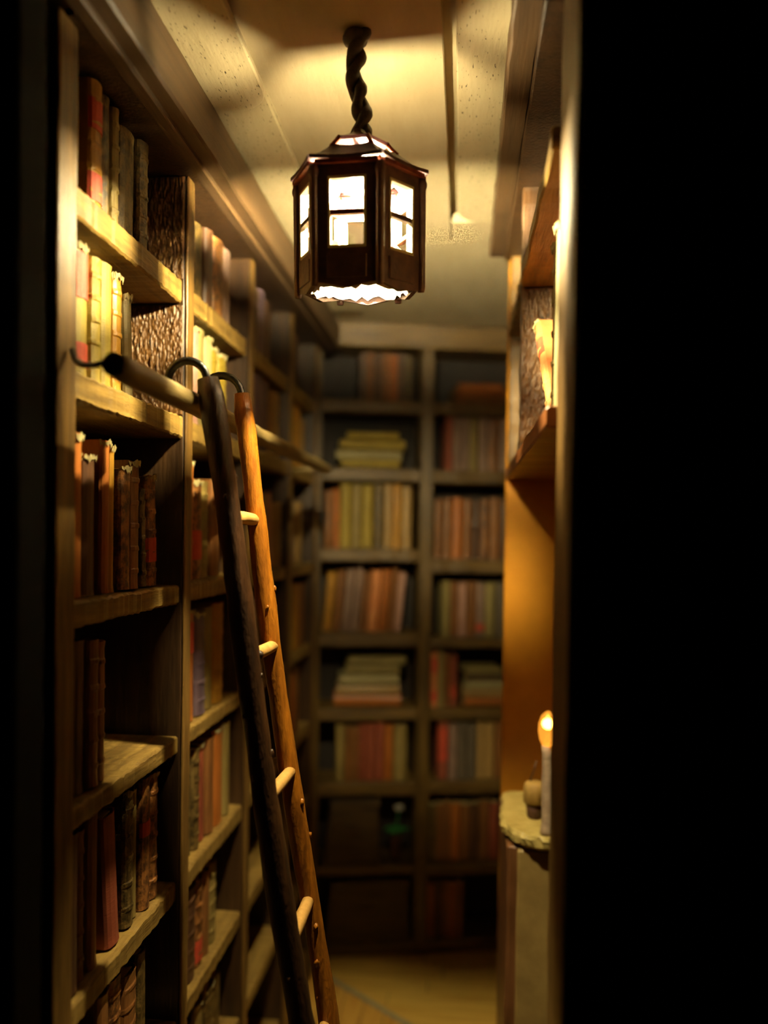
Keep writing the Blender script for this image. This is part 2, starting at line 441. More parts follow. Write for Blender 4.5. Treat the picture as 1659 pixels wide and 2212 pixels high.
# ------------------------------------------------------------------ right bookcase over the alcove
rb = thing('bookcase', 'narrow hanging bookcase on the right above the ochre alcove', 'bookcase', (RX + 0.12, 1.8, 2.03))
RD = RX + 0.25
bd('upright', WZ, rb, RX + 0.0085, RD, 1.018, 1.112, 0, 2.725, axis=2, n=40, jit=0.0012, bev=0.006)
bd('upright', WZ, rb, RX + 0.0135, RD, 1.124, 1.245, 0, 2.725, axis=2, n=40, jit=0.002, bev=0.006)
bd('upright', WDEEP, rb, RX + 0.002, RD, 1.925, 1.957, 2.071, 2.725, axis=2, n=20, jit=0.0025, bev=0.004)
bd('upright', WZ, rb, RX + 0.002, RD, 2.392, 2.428, 2.071, 2.725, axis=2, n=20, jit=0.002, bev=0.004)
for y0, y1 in ((1.248, 1.923), (1.959, 2.390)):
    bd('shelf', WY, rb, RX, RD, y0, y1, 2.462, 2.497, axis=1, n=14, jit=0.003, bev=0.004)
bd('bottom_board', SOFFIT, rb, RX - 0.002, RD, 1.262, 2.428, 2.035, 2.07, axis=1, n=16, jit=0.0015, bev=0.004)
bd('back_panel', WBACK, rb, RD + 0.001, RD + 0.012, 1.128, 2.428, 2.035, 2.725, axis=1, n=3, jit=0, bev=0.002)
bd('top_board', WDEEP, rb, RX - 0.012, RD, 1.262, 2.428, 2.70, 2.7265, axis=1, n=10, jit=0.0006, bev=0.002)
bark(rb, RX + 0.004, RD - 0.01, 1.9245, 2.073, 2.460, 64, 170)

# ------------------------------------------------------------------ books
def make_cover(t, d, h, ribs, frayed, seed):
    rnd = random.Random(seed)
    bm = NB(); th = min(0.0032, t * 0.16)
    arc = 6
    def outline(ins, bulge):
        r = t / 2 - ins
        pts = [(-r, d), (-r, 0.008)]
        for k in range(1, arc):
            a = PI - PI * k / arc
            pts.append((r * math.cos(a), 0.008 - (min(0.35 * t, 0.011) + bulge - ins * 0.5) * math.sin(a)))
        pts += [(r, 0.008), (r, d)]
        return pts
    zs = [(0, 0.0012), (0.012, 0.0)]
    if ribs:
        for f in (0.14, 0.32, 0.5, 0.68, 0.86):
            zs += [(f * h - 0.006, 0), (f * h - 0.003, 0.0022), (f * h + 0.003, 0.0022), (f * h + 0.006, 0)]
    else:
        zs += [(0.5 * h, 0)]
    zs += [(h - 0.012, 0), (h, 0.0014)]
    rows = []
    for q, (z, bg) in enumerate(zs):
        jz = rnd.uniform(-0.0012, 0.0012) if q in (0, len(zs) - 1) else 0
        o_, i_ = outline(0, bg), outline(th, 0)
        lp = []
        for (x, y) in o_:
            fz = rnd.uniform(-0.002, 0.004) * frayed if q == len(zs) - 1 else 0
            lp.append(Vector((x + rnd.uniform(-.0006, .0006), y + rnd.uniform(-.0006, .0006), z + jz + fz)))
        for (x, y) in reversed(i_): lp.append(Vector((x, y, z + jz)))
        rows.append(lp)
    r = quad_strip(bm, rows, closed=True, cap=False)
    n = len(r[0]) // 2
    for row, rev in ((r[0], True), (r[-1], False)):
        for i in range(n - 1):
            f = (row[i], row[i + 1], row[2 * n - 2 - i], row[2 * n - 1 - i])
            bm.faces.new(tuple(reversed(f)) if rev else f)
    return bm

ORD = ['first', 'second', 'third', 'fourth', 'fifth', 'sixth', 'seventh', 'eighth', 'ninth', 'tenth', 'eleventh', 'twelfth']
NBOOK = [0]
def book(loc, rot, t, d, h, key, label, group, ribs=None, tears=False, patches=()):
    """spine looks along local -Y, thickness along X, standing on Z = 0"""
    NBOOK[0] += 1
    sd = NBOOK[0]; rnd = random.Random(sd * 13)
    words_, c1, c2, st = PAL[key]
    o = thing('book', label, 'book', loc, rot=rot, group=group)
    if ribs is None: ribs = rnd.random() < 0.45
    link('cover', make_cover(t, d, h, ribs, 1.0 if tears else 0.35, sd), cover_mat(key, c1, c2, st), o, local=True)
    bm = NB(); board(bm, -t / 2 + 0.0036, t / 2 - 0.0036, 0.009, d - 0.006, 0.003, h - 0.005, axis=2, n=2, jit=0.0004, bev=0.0008)
    link('pages', bm, PAPER, o, local=True)
    if tears:
        bm = NB()
        r = t / 2
        top, bot = [], []
        m_ = 14
        for k in range(m_ + 1):
            a = PI * k / m_
            x, y = r * 0.98 * math.cos(a), 0.0065 - min(0.36 * t, 0.0125) * math.sin(a)
            top.append(Vector((x + rnd.uniform(-.002, .002), y - 0.001 + rnd.uniform(-.003, .001), h + rnd.uniform(-0.001, 0.007))))
            bot.append(Vector((x, y - 0.0006, h - rnd.uniform(0.001, 0.012))))
        inn = [Vector((p.x * 0.8, p.y + 0.004, h - 0.004)) for p in top]
        quad_strip(bm, [bot, top, inn], closed=False)
        link('torn_headcap', bm, TORN, o, local=True)['label'] = 'pale frayed paper at the top of the spine'
    for (f0, f1) in patches:
        bm = NB(); rows = []
        for z in (f0 * h, f1 * h):
            rows.append([Vector((t * 0.502 * math.cos(PI - PI * k / 6), 0.0074 - (min(0.36 * t, 0.0125)) * math.sin(PI - PI * k / 6), z)) for k in range(7)])
        rows = [[v + Vector((0, 0.004, 0)) for v in rows[0]]] + rows + [[v + Vector((0, 0.004, 0)) for v in rows[1]]]
        quad_strip(bm, rows, closed=False)
        link('spine_label', bm, REDL, o, local=True)['label'] = 'red patch on the spine'
    return o

RL = Matrix.Rotation(PI / 2, 3, 'Z')
RR = Matrix.Rotation(-PI / 2, 3, 'Z')
ROWW = ['top row', 'second row down', 'third row down', 'fourth row down', 'fifth row down', 'sixth row down', 'seventh row down', 'eighth row down']
BAYW = ['nearest bay', 'second bay', 'third bay', 'farthest bay']
def left_row(bay, row, items, spine_x=-0.632, tears=False):
    zb = [s[1] for s in LS][row] if row < len(LS) else 0.12
    lim = (2.645 if row == 0 else LS[row - 1][0]) - zb - 0.012
    for k, it in enumerate(items):
        y0, y1, h, key = it[:4]
        h = min(h, lim)
        ex = it[4] if len(it) > 4 else {}
        t = (y1 - y0) - 0.002
        if ex.get('tears', tears): h = min(h, lim - 0.010)
        lean = ex.get('lean', 0.0)         # radians, top towards the far end
        R_ = Matrix.Rotation(-lean, 3, 'X') @ RL
        ext = ' with red patch' if ex.get('patches') else ''
        lb_ = f"{PAL[key][0]} book{ext}, {ORD[k]} from left, {ROWW[row]}, {BAYW[bay]}, left bookcase"
        zz = zb + 0.004 + (t / 2) * abs(math.sin(lean))
        book((spine_x - 0.012 + ex.get('dx', random.uniform(-0.006, 0.004)), (y0 + y1) / 2, zz), R_, t, ex.get('d', 0.15), h, key, lb_,
             'books in the left bookcase', ex.get('ribs'), ex.get('tears', tears), ex.get('patches', ()))
left_row(0, 0, [
    (1.300, 1.346, 0.222, 'ochre', dict(patches=((0.62, 0.86), (0.06, 0.28)))), (1.349, 1.385, 0.228, 'dkolive'), (1.388, 1.418, 0.226, 'olive'),
    (1.424, 1.496, 0.205, 'dkolive', dict(ribs=False)), (1.499, 1.542, 0.212, 'dkolive')])
left_row(0, 1, [
    (1.258, 1.303, 0.22, 'yellow', dict(patches=((0.6, 0.95), (0.08, 0.26)), tears=True)), (1.305, 1.344, 0.214, 'yellow'),
    (1.350, 1.395, 0.222, 'yellow'), (1.399, 1.440, 0.214, 'ochre', dict(tears=True)), (1.458, 1.497, 0.19, 'cream', dict(lean=-0.075, tears=True))])
left_row(0, 2, [
    (1.234, 1.285, 0.272, 'orange', dict(tears=True)), (1.287, 1.337, 0.24, 'dkbrown', dict(tears=True)), (1.358, 1.390, 0.274, 'orange', dict(tears=True, ribs=False)), (1.391, 1.412, 0.268, 'ochre', dict(tears=True)),
    (1.431, 1.476, 0.232, 'mottle', dict(tears=True)), (1.478, 1.520, 0.248, 'brown', dict(tears=True)), (1.546, 1.565, 0.20, 'dkolive', dict(lean=-0.06)), (1.566, 1.610, 0.226, 'mottle', dict(lean=-0.05, tears=True, patches=((0.22, 0.44),)))])
left_row(0, 3, [
    (1.262, 1.303, 0.262, 'dkbrown'), (1.304, 1.341, 0.258, 'brown'), (1.343, 1.379, 0.250, 'brown')])
left_row(0, 4, [
    (1.23, 1.27, 0.27, 'dkbrown'), (1.272, 1.305, 0.26, 'brown'), (1.310, 1.350, 0.275, 'brown'), (1.388, 1.442, 0.255, 'red', dict(lean=-0.10)),
    (1.463, 1.505, 0.268, 'dkolive', dict(tears=True)), (1.507, 1.530, 0.26, 'olive'), (1.541, 1.585, 0.272, 'mottle', dict(patches=((0.55, 0.66),))), (1.587, 1.632, 0.262, 'mottle', dict(tears=True))])
left_row(0, 5, [(1.345, 1.40, 0.24, 'brown'), (1.405, 1.465, 0.235, 'mottle'), (1.467, 1.53, 0.21, 'brown'), (1.535, 1.58, 0.22, 'dkolive')])
left_row(1, 0, [
    (1.815, 1.90, 0.185, 'dkolive', dict(ribs=False)), (1.905, 1.955, 0.198, 'dkbrown'), (1.96, 2.045, 0.20, 'mottle', dict(ribs=False)), (2.05, 2.13, 0.206, 'mauve')])
left_row(1, 1, [
    (1.81, 1.858, 0.236, 'pink', dict(tears=True)), (1.86, 1.908, 0.238, 'green'), (1.911, 1.962, 0.232, 'cream', dict(tears=True)), (1.967, 2.02, 0.215, 'yellow', dict(tears=True)), (2.025, 2.095, 0.212, 'yellow', dict(tears=True))])
left_row(1, 2, [
    (1.805, 1.830, 0.276, 'orange', dict(tears=True)), (1.832, 1.893, 0.235, 'mottle', dict(tears=True, patches=((0.2, 0.5),))), (1.896, 1.965, 0.242, 'olive'), (1.97, 2.03, 0.25, 'brown')])
left_row(1, 3, [
    (1.795, 1.846, 0.262, 'orange', dict(tears=True, patches=((0.62, 0.9),))), (1.863, 1.93, 0.25, 'purple', dict(tears=True, lean=-0.03)), (1.936, 2.0, 0.26, 'olive'), (2.007, 2.09, 0.264, 'ochre')])
left_row(1, 4, [
    (1.807, 1.847, 0.254, 'dkolive'), (1.85, 1.895, 0.248, 'dkolive'), (1.90, 1.95, 0.245, 'red', dict(tears=True, lean=-0.03)), (1.955, 2.005, 0.245, 'brown'), (2.01, 2.085, 0.255, 'orange', dict(tears=True)), (2.091, 2.145, 0.252, 'olive')])
left_row(1, 5, [
    (1.81, 1.88, 0.225, 'dkbrown'), (1.885, 1.94, 0.22, 'mottle', dict(patches=((0.05, 0.3),))), (1.945, 1.99, 0.215, 'brown'), (1.995, 2.06, 0.21, 'olive')])
left_row(1, 6, [(1.80, 1.87, 0.20, 'dkbrown'), (1.88, 1.95, 0.21, 'olive', dict(tears=True)), (1.955, 2.03, 0.205, 'dkolive', dict(tears=True)), (2.035, 2.10, 0.20, 'dkolive')])
left_row(2, 0, [(2.345, 2.42, 0.19, 'dkbrown'), (2.425, 2.50, 0.21, 'purple'), (2.505, 2.58, 0.20, 'dkbrown')])
left_row(2, 1, [(2.385, 2.475, 0.24, 'purple'), (2.48, 2.57, 0.235, 'purple'), (2.58, 2.70, 0.215, 'tan')])
left_row(2, 2, [(2.47, 2.53, 0.24, 'cream', dict(lean=-0.06)), (2.60, 2.65, 0.25, 'pink', dict(lean=-0.20)), (2.675, 2.732, 0.22, 'tan')])
left_row(2, 3, [(2.39, 2.45, 0.25, 'mauve'), (2.46, 2.52, 0.245, 'olive'), (2.53, 2.60, 0.25, 'tan')])
left_row(3, 0, [(2.93, 3.02, 0.20, 'dkbrown')])
left_row(3, 1, [(2.89, 2.98, 0.245, 'ochre'), (2.99, 3.07, 0.25, 'ochre'), (3.08, 3.16, 0.20, 'tan')])
left_row(3, 2, [(2.92, 3.0, 0.25, 'mauve', dict(lean=-0.1)), (3.03, 3.12, 0.24, 'tan')])
left_row(3, 3, [(2.89, 2.98, 0.25, 'olive'), (2.99, 3.08, 0.255, 'ochre'), (3.09, 3.18, 0.25, 'brown')])
left_row(3, 4, [(2.93, 3.0, 0.24, 'orange'), (3.01, 3.1, 0.25, 'brown')])

BAYB = ['left bay', 'right bay']
BROT = Matrix.Rotation(SKEW, 3, 'Z')
def back_pt(s, d, z): return BM_ @ Vector((s, d, z))
def back_row(bay, row, items, start=0):
    SS = (BSL, BSR)[bay]
    zb = SS[row][1] if row < 7 else 0.055
    lim = (2.68 if row == 0 else SS[row - 1][0]) - zb - 0.014
    for k, it in enumerate(items):
        s0, s1, h, key = it[:4]; h = min(h, lim); ex = it[4] if len(it) > 4 else {}
        lean = ex.get('lean', 0.0); t = s1 - s0 - 0.003
        lb_ = f"{PAL[key][0]} book, {ORD[k + start]} from left, {ROWW[row]}, {BAYB[bay]}, far bookcase"
        book(back_pt((s0 + s1) / 2, 0.028 + random.uniform(-0.006, 0.006), zb + 0.003 + t / 2 * abs(math.sin(lean))), BROT @ Matrix.Rotation(lean, 3, 'Y'),
             t, 0.15, h, key, lb_, 'books in the far bookcase', ex.get('ribs'), ex.get('tears', False), ex.get('patches', ()))
def back_stack(bay, row, items):
    """flat books, bottom first: (s0, s1, thickness, key)"""
    z = (BSL, BSR)[bay][row][1] + 0.003
    n = len(items)
    for k, (s0, s1, th, key) in enumerate(items):
        L_ = s1 - s0
        R_ = BROT @ Matrix.Rotation(random.uniform(-0.06, 0.06), 3, 'Z') @ Matrix.Rotation(PI / 2, 3, 'Y')
        where = 'bottom' if k == 0 else ('topmost' if k == n - 1 else ORD[k] + ' from bottom')
        lb_ = f"{PAL[key][0]} book lying flat, {where} of stack, {ROWW[row].replace(' down', '')}, {BAYB[bay]}, far bookcase"
        # height axis (local z) turns to +s, thickness (local x) turns to -z
        book(back_pt(s0, 0.03 + random.uniform(-0.012, 0.012), z + th / 2), R_, th - 0.002, 0.145, L_, key, lb_, 'books in the far bookcase', False)
        z += th + 0.001
def px(x): return (x - 697) / 494.0
def qx(x): return max(0.497, 0.49 + (x - 940) / 482.0)
def rowpx(f, xs, hs, keys, exs=None):
    out = []
    for i, k in enumerate(keys):
        out.append((f(xs[i]), f(xs[i + 1]), hs[i % len(hs)], k, (exs or {}).get(i, {})))
    return out
back_row(0, 0, rowpx(px, [775, 792, 808, 826, 843, 861, 876, 892], [0.205, 0.21, 0.2, 0.215], ['dkbrown', 'brown', 'dkbrown', 'brown', 'orange', 'dkbrown', 'dkolive']))
back_stack(0, 1, [(px(737), px(866), 0.036, 'yellow'), (px(728), px(872), 0.042, 'cream'), (px(736), px(877), 0.042, 'yellow'), (px(752), px(864), 0.036, 'yellow')])
back_row(0, 2, rowpx(px, [704, 722, 738, 762, 785, 810, 834, 852, 872, 895], [0.25, 0.262, 0.285, 0.29, 0.28, 0.288, 0.29, 0.285, 0.275], ['brown', 'orange', 'yellow', 'olive', 'yellow', 'dkolive', 'tan', 'ochre', 'tan']))
back_row(0, 3, rowpx(px, [701, 722, 742, 762, 781, 798, 822, 842, 858, 874], [0.262, 0.27, 0.275, 0.28], ['ochre', 'brown', 'mauve', 'mauve', 'brown', 'salmon', 'orange', 'brown', 'pink'], {i: dict(lean=0.09) for i in range(9)}))
back_stack(0, 4, [(px(730), px(876), 0.05, 'orange'), (px(736), px(872), 0.042, 'tan'), (px(741), px(872), 0.044, 'cream'), (px(756), px(872), 0.042, 'green'), (px(762), px(886), 0.036, 'green')])
back_row(0, 5, rowpx(px, [735, 755, 770, 786, 802, 822, 842, 862, 892], [0.25, 0.245, 0.24, 0.25, 0.255, 0.26], ['olive', 'brown', 'brown', 'red', 'red', 'red', 'orange', 'olive'], {}))
back_stack(1, 0, [(qx(985), qx(1100), 0.036, 'brown'), (qx(988), qx(1098), 0.03, 'orange'), (qx(996), qx(1090), 0.026, 'orange')])
back_row(1, 1, rowpx(qx, [968, 984, 1002, 1020, 1040, 1060, 1084, 1106], [0.24, 0.245, 0.24, 0.25], ['red', 'mauve', 'mauve', 'olive', 'mauve', 'brown', 'mauve']))
back_row(1, 2, rowpx(qx, [946, 964, 984, 1008, 1028, 1046, 1066, 1090, 1110], [0.265, 0.27, 0.275, 0.268], ['brown', 'brown', 'orange', 'brown', 'dkbrown', 'mottle', 'brown', 'dkbrown']))
back_row(1, 3, rowpx(qx, [966, 984, 1002, 1018, 1040, 1060, 1082, 1106], [0.248, 0.246, 0.244], ['green', 'brown', 'pink', 'brown', 'mauve', 'green', 'grey'], {4: dict(patches=((0.12, 0.24),))}))
back_row(1, 4, rowpx(qx, [930, 959, 972, 986, 1002], [0.245, 0.25, 0.24, 0.23], ['salmon', 'green', 'brown', 'red'], {0: dict(patches=((0.62, 0.9), (0.1, 0.3))), 3: dict(patches=((0.2, 0.4),))}))
back_stack(1, 4, [(qx(1018), qx(1110), 0.04, 'orange'), (qx(1014), qx(1112), 0.036, 'tan'), (qx(1018), qx(1110), 0.034, 'cream'), (qx(1022), qx(1108), 0.032, 'dkolive'), (qx(1020), qx(1100), 0.03, 'green')])
back_row(1, 5, rowpx(qx, [962, 984, 1004, 1024, 1046, 1064, 1086, 1108], [0.255, 0.25, 0.258, 0.25], ['red', 'mauve', 'grey', 'grey', 'tan', 'tan', 'brown'], {0: dict(patches=((0.3, 0.9),))}))
back_row(1, 6, rowpx(qx, [932, 960, 976, 992, 1014, 1034, 1054, 1076, 1100], [0.255, 0.26, 0.27, 0.26], ['dkolive', 'brown', 'brown', 'orange', 'brown', 'dkbrown', 'brown', 'red']))
back_row(1, 7, rowpx(qx, [924, 960, 974, 988, 1006, 1024], [0.25, 0.255, 0.262], ['orange', 'dkbrown', 'brown', 'orange', 'brown']))

# right bookcase: leaning pale books in the near bay, one tan in the far bay
def right_book(y, x, t, h, key, label, lean=0.0, tears=False, d=0.15, ribs=None, patches=()):
    R_ = Matrix.Rotation(lean, 3, 'X') @ RR          # positive lean: top towards the far end is negative X-rotation
    book((x, y, 2.074 + t / 2 * abs(math.sin(lean))), R_, t, d, h, key, label, 'books in the right bookcase', ribs, tears, patches)
right_book(1.36, RX + 0.025, 0.05, 0.31, 'cream', 'cream upright book behind the leaning one, right bookcase', tears=True)
right_book(1.43, RX + 0.028, 0.055, 0.30, 'green', 'pale green book next to the leaning one, right bookcase', tears=True)
right_book(1.525, RX + 0.033, 0.032, 0.42, 'salmon', 'ribbed salmon and yellow book leaning far over, right bookcase', lean=-0.90, ribs=True, tears=True, patches=((0.62, 0.8),))

# ------------------------------------------------------------------ ladder rail
RAIL = Vector((-0.50, 0, 2.099))
rl = thing('ladder_rail', 'wooden rail with a dark round end along the left bookcase', 'rail', (RAIL.x, 1.08, RAIL.z))
bm = NB()
pts = [Vector((RAIL.x + random.uniform(-.0015, .0015), 1.08 + (2.84 - 1.08) * k / 40, RAIL.z + random.uniform(-.0015, .0015))) for k in range(41)]
tube(bm, pts, [0.0175] + [0.020] * 39 + [0.0175], 20, jit=0.02)
link('rod', bm, ROD, rl, True)
for yb in (2.225, 2.76):
    bm = NB()
    zz = RAIL.z - 0.012
    tube(bm, [(RAIL.x - 0.012, yb, RAIL.z), (RAIL.x - 0.05, yb, RAIL.z - 0.008), (LX + 0.009, yb, RAIL.z - 0.012)], [0.009, 0.008, 0.011], 10)
    link('bracket', bm, ROD, rl, True)
bm = NB()
tube(bm, [(LX + 0.012, 1.165, 2.14), (LX + 0.022, 1.155, 2.122), (-0.572, 1.135, 2.110), (-0.545, 1.115, 2.105), (-0.521, 1.098, 2.106)], [0.005, 0.005, 0.005, 0.0045, 0.004], 10)
link('end_wire', bm, IRON, rl, True)

# ------------------------------------------------------------------ ladder
ld = thing('ladder', 'rustic twig ladder leaning on the left bookcase, hooked over the rail', 'ladder', (-0.12, 1.465, 0))
def stile(y, top, bot, r0, r1, m, seed):
    rnd = random.Random(seed); n = 60; pts, rad = [], []
    for k in range(n + 1):
        t = k / n
        p = Vector(top).lerp(Vector(bot), t)
        p += Vector((0.006 * math.sin(t * 9 + seed) + rnd.uniform(-.0008, .0008), 0.005 * math.sin(t * 7 + 2 * seed), 0))
        pts.append(p); rad.append((r0 + (r1 - r0) * t) * (1 + 0.05 * math.sin(t * 31 + seed) + rnd.uniform(-.03, .03)))
    rad[0] *= 0.8; rad[-1] *= 0.9
    bm = NB(); tube(bm, pts, rad, 14, jit=0.02)
    o = link('stile', bm, m, ld, True)
    for k in range(14):
        i = rnd.randrange(4, n - 4); a = rnd.uniform(-1.2, 2.4)
        b_ = NB(); blob(b_, pts[i] + Vector((math.cos(a), -math.sin(a), 0)) * rad[i] * 0.95, rnd.uniform(0.003, 0.006), (1, 1, 1.5), 2, 0.3)
        link('knot', b_, m, o, True)
    return pts, rad
LT, LB_ = Vector((-0.467, 1.38, 2.138)), Vector((-0.110, 1.38, 0.012))
RT, RB_ = Vector((-0.452, 1.55, 2.140)), Vector((-0.129, 1.55, 0.012))
def on(top, bot, z):
    t = (top.z - z) / (top.z - bot.z); return top.lerp(bot, t)
stile(1.38, LT, LB_, 0.0226, 0.0247, TWIG_SHADE, 1)
stile(1.55, RT, RB_, 0.0192, 0.0213, TWIG, 2)
for z in (1.889, 1.636, 1.386, 1.127, 0.88, 0.63, 0.38, 0.15):
    bm = NB(); a, b = on(LT, LB_, z), on(RT, RB_, z)
    tube(bm, [a.lerp(b, t) + Vector((0, 0, random.uniform(-.002, .002))) for t in (0.02, 0.25, 0.5, 0.75, 0.98)], [0.0115, 0.0115, 0.0125, 0.012, 0.0115], 14, jit=0.03)
    link('rung', bm, RUNG, ld, True)
for tp, rr in ((LT, 0.0075), (RT, 0.008)):
    bm = NB(); pts = []
    c = Vector((RAIL.x + 0.012, tp.y, 0))
    start = tp + Vector((0, 0, -0.01))
    # up out of the stile top, over the rail, down its far side
    R0 = 0.036 if tp is LT else 0.042; cx_ = tp.x + 0.004 - R0; cz_ = tp.z - 0.004
    pts = [tp + Vector((0.004, 0, -0.02))]
    for k in range(15):
        a = math.radians(195 * k / 14)
        pts.append(Vector((cx_ + R0 * math.cos(a), tp.y, cz_ + R0 * math.sin(a))))
    pts.append(Vector((cx_ - R0 - 0.001, tp.y, RAIL.z + 0.002)))
    tube(bm, pts, rr, 12)
    link('hook', bm, IRON, ld, True)['label'] = 'bent black wire hook over the rail'

# ------------------------------------------------------------------ lantern
LC = Vector((-0.203, 1.455))
PH = math.radians(-4)
ln = thing('hanging_lantern', 'lit six-sided bronze lantern hanging from the ceiling on a dark twisted cord', 'lantern', (LC.x, LC.y, 2.29))
BULB = Vector((LC.x - 0.002, LC.y - 0.010, 2.494))
ADDED_UP_POS = Vector((LC.x + 0.004, LC.y + 0.042, 2.5345))
TILT = Matrix.Translation((LC.x, LC.y, 2.50)) @ Matrix.Rotation(math.radians(6), 4, 'X') @ Matrix.Translation((-LC.x, -LC.y, -2.50))   # the body hangs a little front-down
AP = 0.102                                  # apothem of the body
RC = AP / math.cos(PI / 6)
ZB, ZT = 2.310, 2.512
def hexv(r, k, z): return Vector((LC.x + r * math.cos(PH + k * PI / 3), LC.y + r * math.sin(PH + k * PI / 3), z))
def face_frame(k):
    """face between corners k and k+1: centre direction, tangent"""
    a = PH + (k + 0.5) * PI / 3
    return Vector((math.cos(a), math.sin(a), 0)), Vector((-math.sin(a), math.cos(a), 0))
WZ0, WZ1, WHW = 2.372, 2.494, 0.0345         # window opening
def fbox(bm, k, u0, u1, z0, z1, r0, r1, bev=0.001):
    n, t = face_frame(k); C0 = Vector((LC.x, LC.y, 0))
    tb = NB(); board(tb, u0, u1, r0, r1, z0, z1, 2, 2, 0.0002, bev)
    m4 = Matrix.Identity(4)
    for v in tb.verts:
        p = v.co.copy(); v.co = C0 + t * p.x + n * p.y + Vector((0, 0, p.z))
    me = bpy.data.meshes.new('t'); tb.to_mesh(me); tb.free(); bm.from_mesh(me); bpy.data.meshes.remove(me)
for k in range(6):
    # each side: a board with an opening (jambs, head, apron with a scalloped foot)
    n, t = face_frame(k); C0 = Vector((LC.x, LC.y, 0))
    hw = RC / 2 - 0.004
    WHW = 0.048 if k in (0, 1, 2) else 0.0345      # the far windows widened to let more light out
    ZB = 2.314 if k in (0, 1, 2) else 2.310
    WZ0 = 2.360 if k == 1 else 2.372
    WZ1 = {0: 2.474, 1: 2.474, 2: 2.480}.get(k, 2.492)
    bm = NB()
    us = [-hw, -WHW, 0, WHW, hw]
    def foot(u): return ZB - 0.005 * math.cos(u / hw * PI)
    zrows = [None, WZ0, WZ1, ZT]
    grid = {}
    for side, rad in ((0, AP), (1, AP - 0.009)):
        for i, u in enumerate(us):
            for j, z in enumerate(zrows):
                zz = foot(u) if z is None else z
                grid[side, i, j] = bm.verts.new(C0 + t * u + n * rad + Vector((0, 0, zz)))
    cells = [(i, j) for i in range(4) for j in range(3) if not (j == 1 and i in (1, 2))]
    for (i, j) in cells:
        bm.faces.new([grid[0, a, b] for a, b in ((i, j), (i + 1, j), (i + 1, j + 1), (i, j + 1))])
        bm.faces.new([grid[1, a, b] for a, b in ((i, j + 1), (i + 1, j + 1), (i + 1, j), (i, j))])
    edges = [((i, 0), (i + 1, 0)) for i in range(4)] + [((i, 3), (i + 1, 3)) for i in range(4)] + [((0, j), (0, j + 1)) for j in range(3)] + [((4, j), (4, j + 1)) for j in range(3)]
    edges += [((1, 1), (2, 1)), ((2, 1), (3, 1)), ((1, 2), (2, 2)), ((2, 2), (3, 2)), ((1, 1), (1, 2)), ((3, 1), (3, 2))]
    for (a, b) in edges:
        bm.faces.new((grid[0, a[0], a[1]], grid[1, a[0], a[1]], grid[1, b[0], b[1]], grid[0, b[0], b[1]]))
    sp = link('side_panel', bm, BRONZE, ln)
    bm = NB()
    e = 0.005
    fbox(bm, k, -WHW, -WHW + e, WZ0, WZ1, AP - 0.012, AP + 0.002)
    fbox(bm, k, WHW - e, WHW, WZ0, WZ1, AP - 0.012, AP + 0.002)
    fbox(bm, k, -WHW, WHW, WZ0, WZ0 + e, AP - 0.0115, AP + 0.0015)
    fbox(bm, k, -WHW, WHW, WZ1 - e, WZ1, AP - 0.0115, AP + 0.0015)
    link('window_frame', bm, PEARL, sp)
    bm = NB(); zm = (WZ0 + WZ1) / 2; fbox(bm, k, -WHW + e, WHW - e, zm - 0.0042, zm + 0.0042, AP - 0.010, AP + 0.001)
    link('glazing_bar', bm, BRONZE if k % 2 else COPPER, sp)
    bm = NB(); fbox(bm, k, -WHW + 0.001, WHW - 0.001, WZ0 + 0.001, WZ1 - 0.001, AP - 0.0062, AP - 0.0056, 0.0001)
    link('pane', bm, PANE, sp)
    bm = NB(); fbox(bm, k, -0.036, 0.036, ZB + 0.012, WZ0 - 0.012, AP - 0.001, AP + 0.0035, 0.002)
    link('raised_panel', bm, BRONZE, sp)
    # corner post
    bm = NB()
    p = hexv(RC, k, 0)
    lathe(bm, [(0.006, ZB - 0.002), (0.0075, ZB + 0.004), (0.0075, ZT - 0.02), (0.0095, ZT - 0.014), (0.0095, ZT - 0.008), (0.0075, ZT - 0.003), (0.0075, ZT)], 10, p.x, p.y)
    link('post', bm, BRONZE, ln, True)
    # roof panel: concave, lifted at the eave; the far one flattened to let light out
    bm = NB()
    prof = [(0.068, 2.557), (0.082, 2.546), (0.099, 2.534), (0.115, 2.5245), (0.128, 2.523)] if k != 1 else [(0.092, 2.5205), (0.098, 2.521), (0.107, 2.5225), (0.118, 2.5245), (0.128, 2.5262)]
    rows = []
    for dz in (0.0, -0.006):
        for (r, z) in (prof if dz == 0 else reversed(prof)):
            a, b = hexv(r / math.cos(PI / 6) if False else r * 1.02, k, z + dz + 0.004), hexv(r * 1.02, k + 1, z + dz + 0.004)
            m_ = (a + b) / 2; m_.z -= 0.004
            rows.append([a.lerp(m_, 0.02), a.lerp(m_, 0.5) - Vector((0, 0, 0.001)), m_, b.lerp(m_, 0.5) - Vector((0, 0, 0.001)), b.lerp(m_, 0.02)])
    rr_ = quad_strip(bm, rows, closed=False)
    for i in range(4): bm.faces.new((rr_[0][i], rr_[-1][i], rr_[-1][i + 1], rr_[0][i + 1]))
    nr = len(rr_)
    for e_ in (0, 4):
        bm.faces.new([rr_[q][e_] for q in range(nr)])
    link('roof_panel', bm, BRONZE, ln)
    bm = NB(); n, t = face_frame(k)
    # moulding under the eave and little copper struts between roof and cap
    fbox(bm, k, -0.056, 0.056, ZT - 0.001, ZT + 0.006, AP - 0.006, AP + 0.010, 0.002)
    link('eave_moulding', bm, COPPER, ln)
    bm = NB(); tube(bm, [hexv(0.072, k, 2.556), hexv(0.062, k, 2.566), hexv(0.052, k, 2.577)], [0.0045, 0.004, 0.0045], 8)
    link('roof_strut', bm, COPPER, ln, True)
bm = NB()
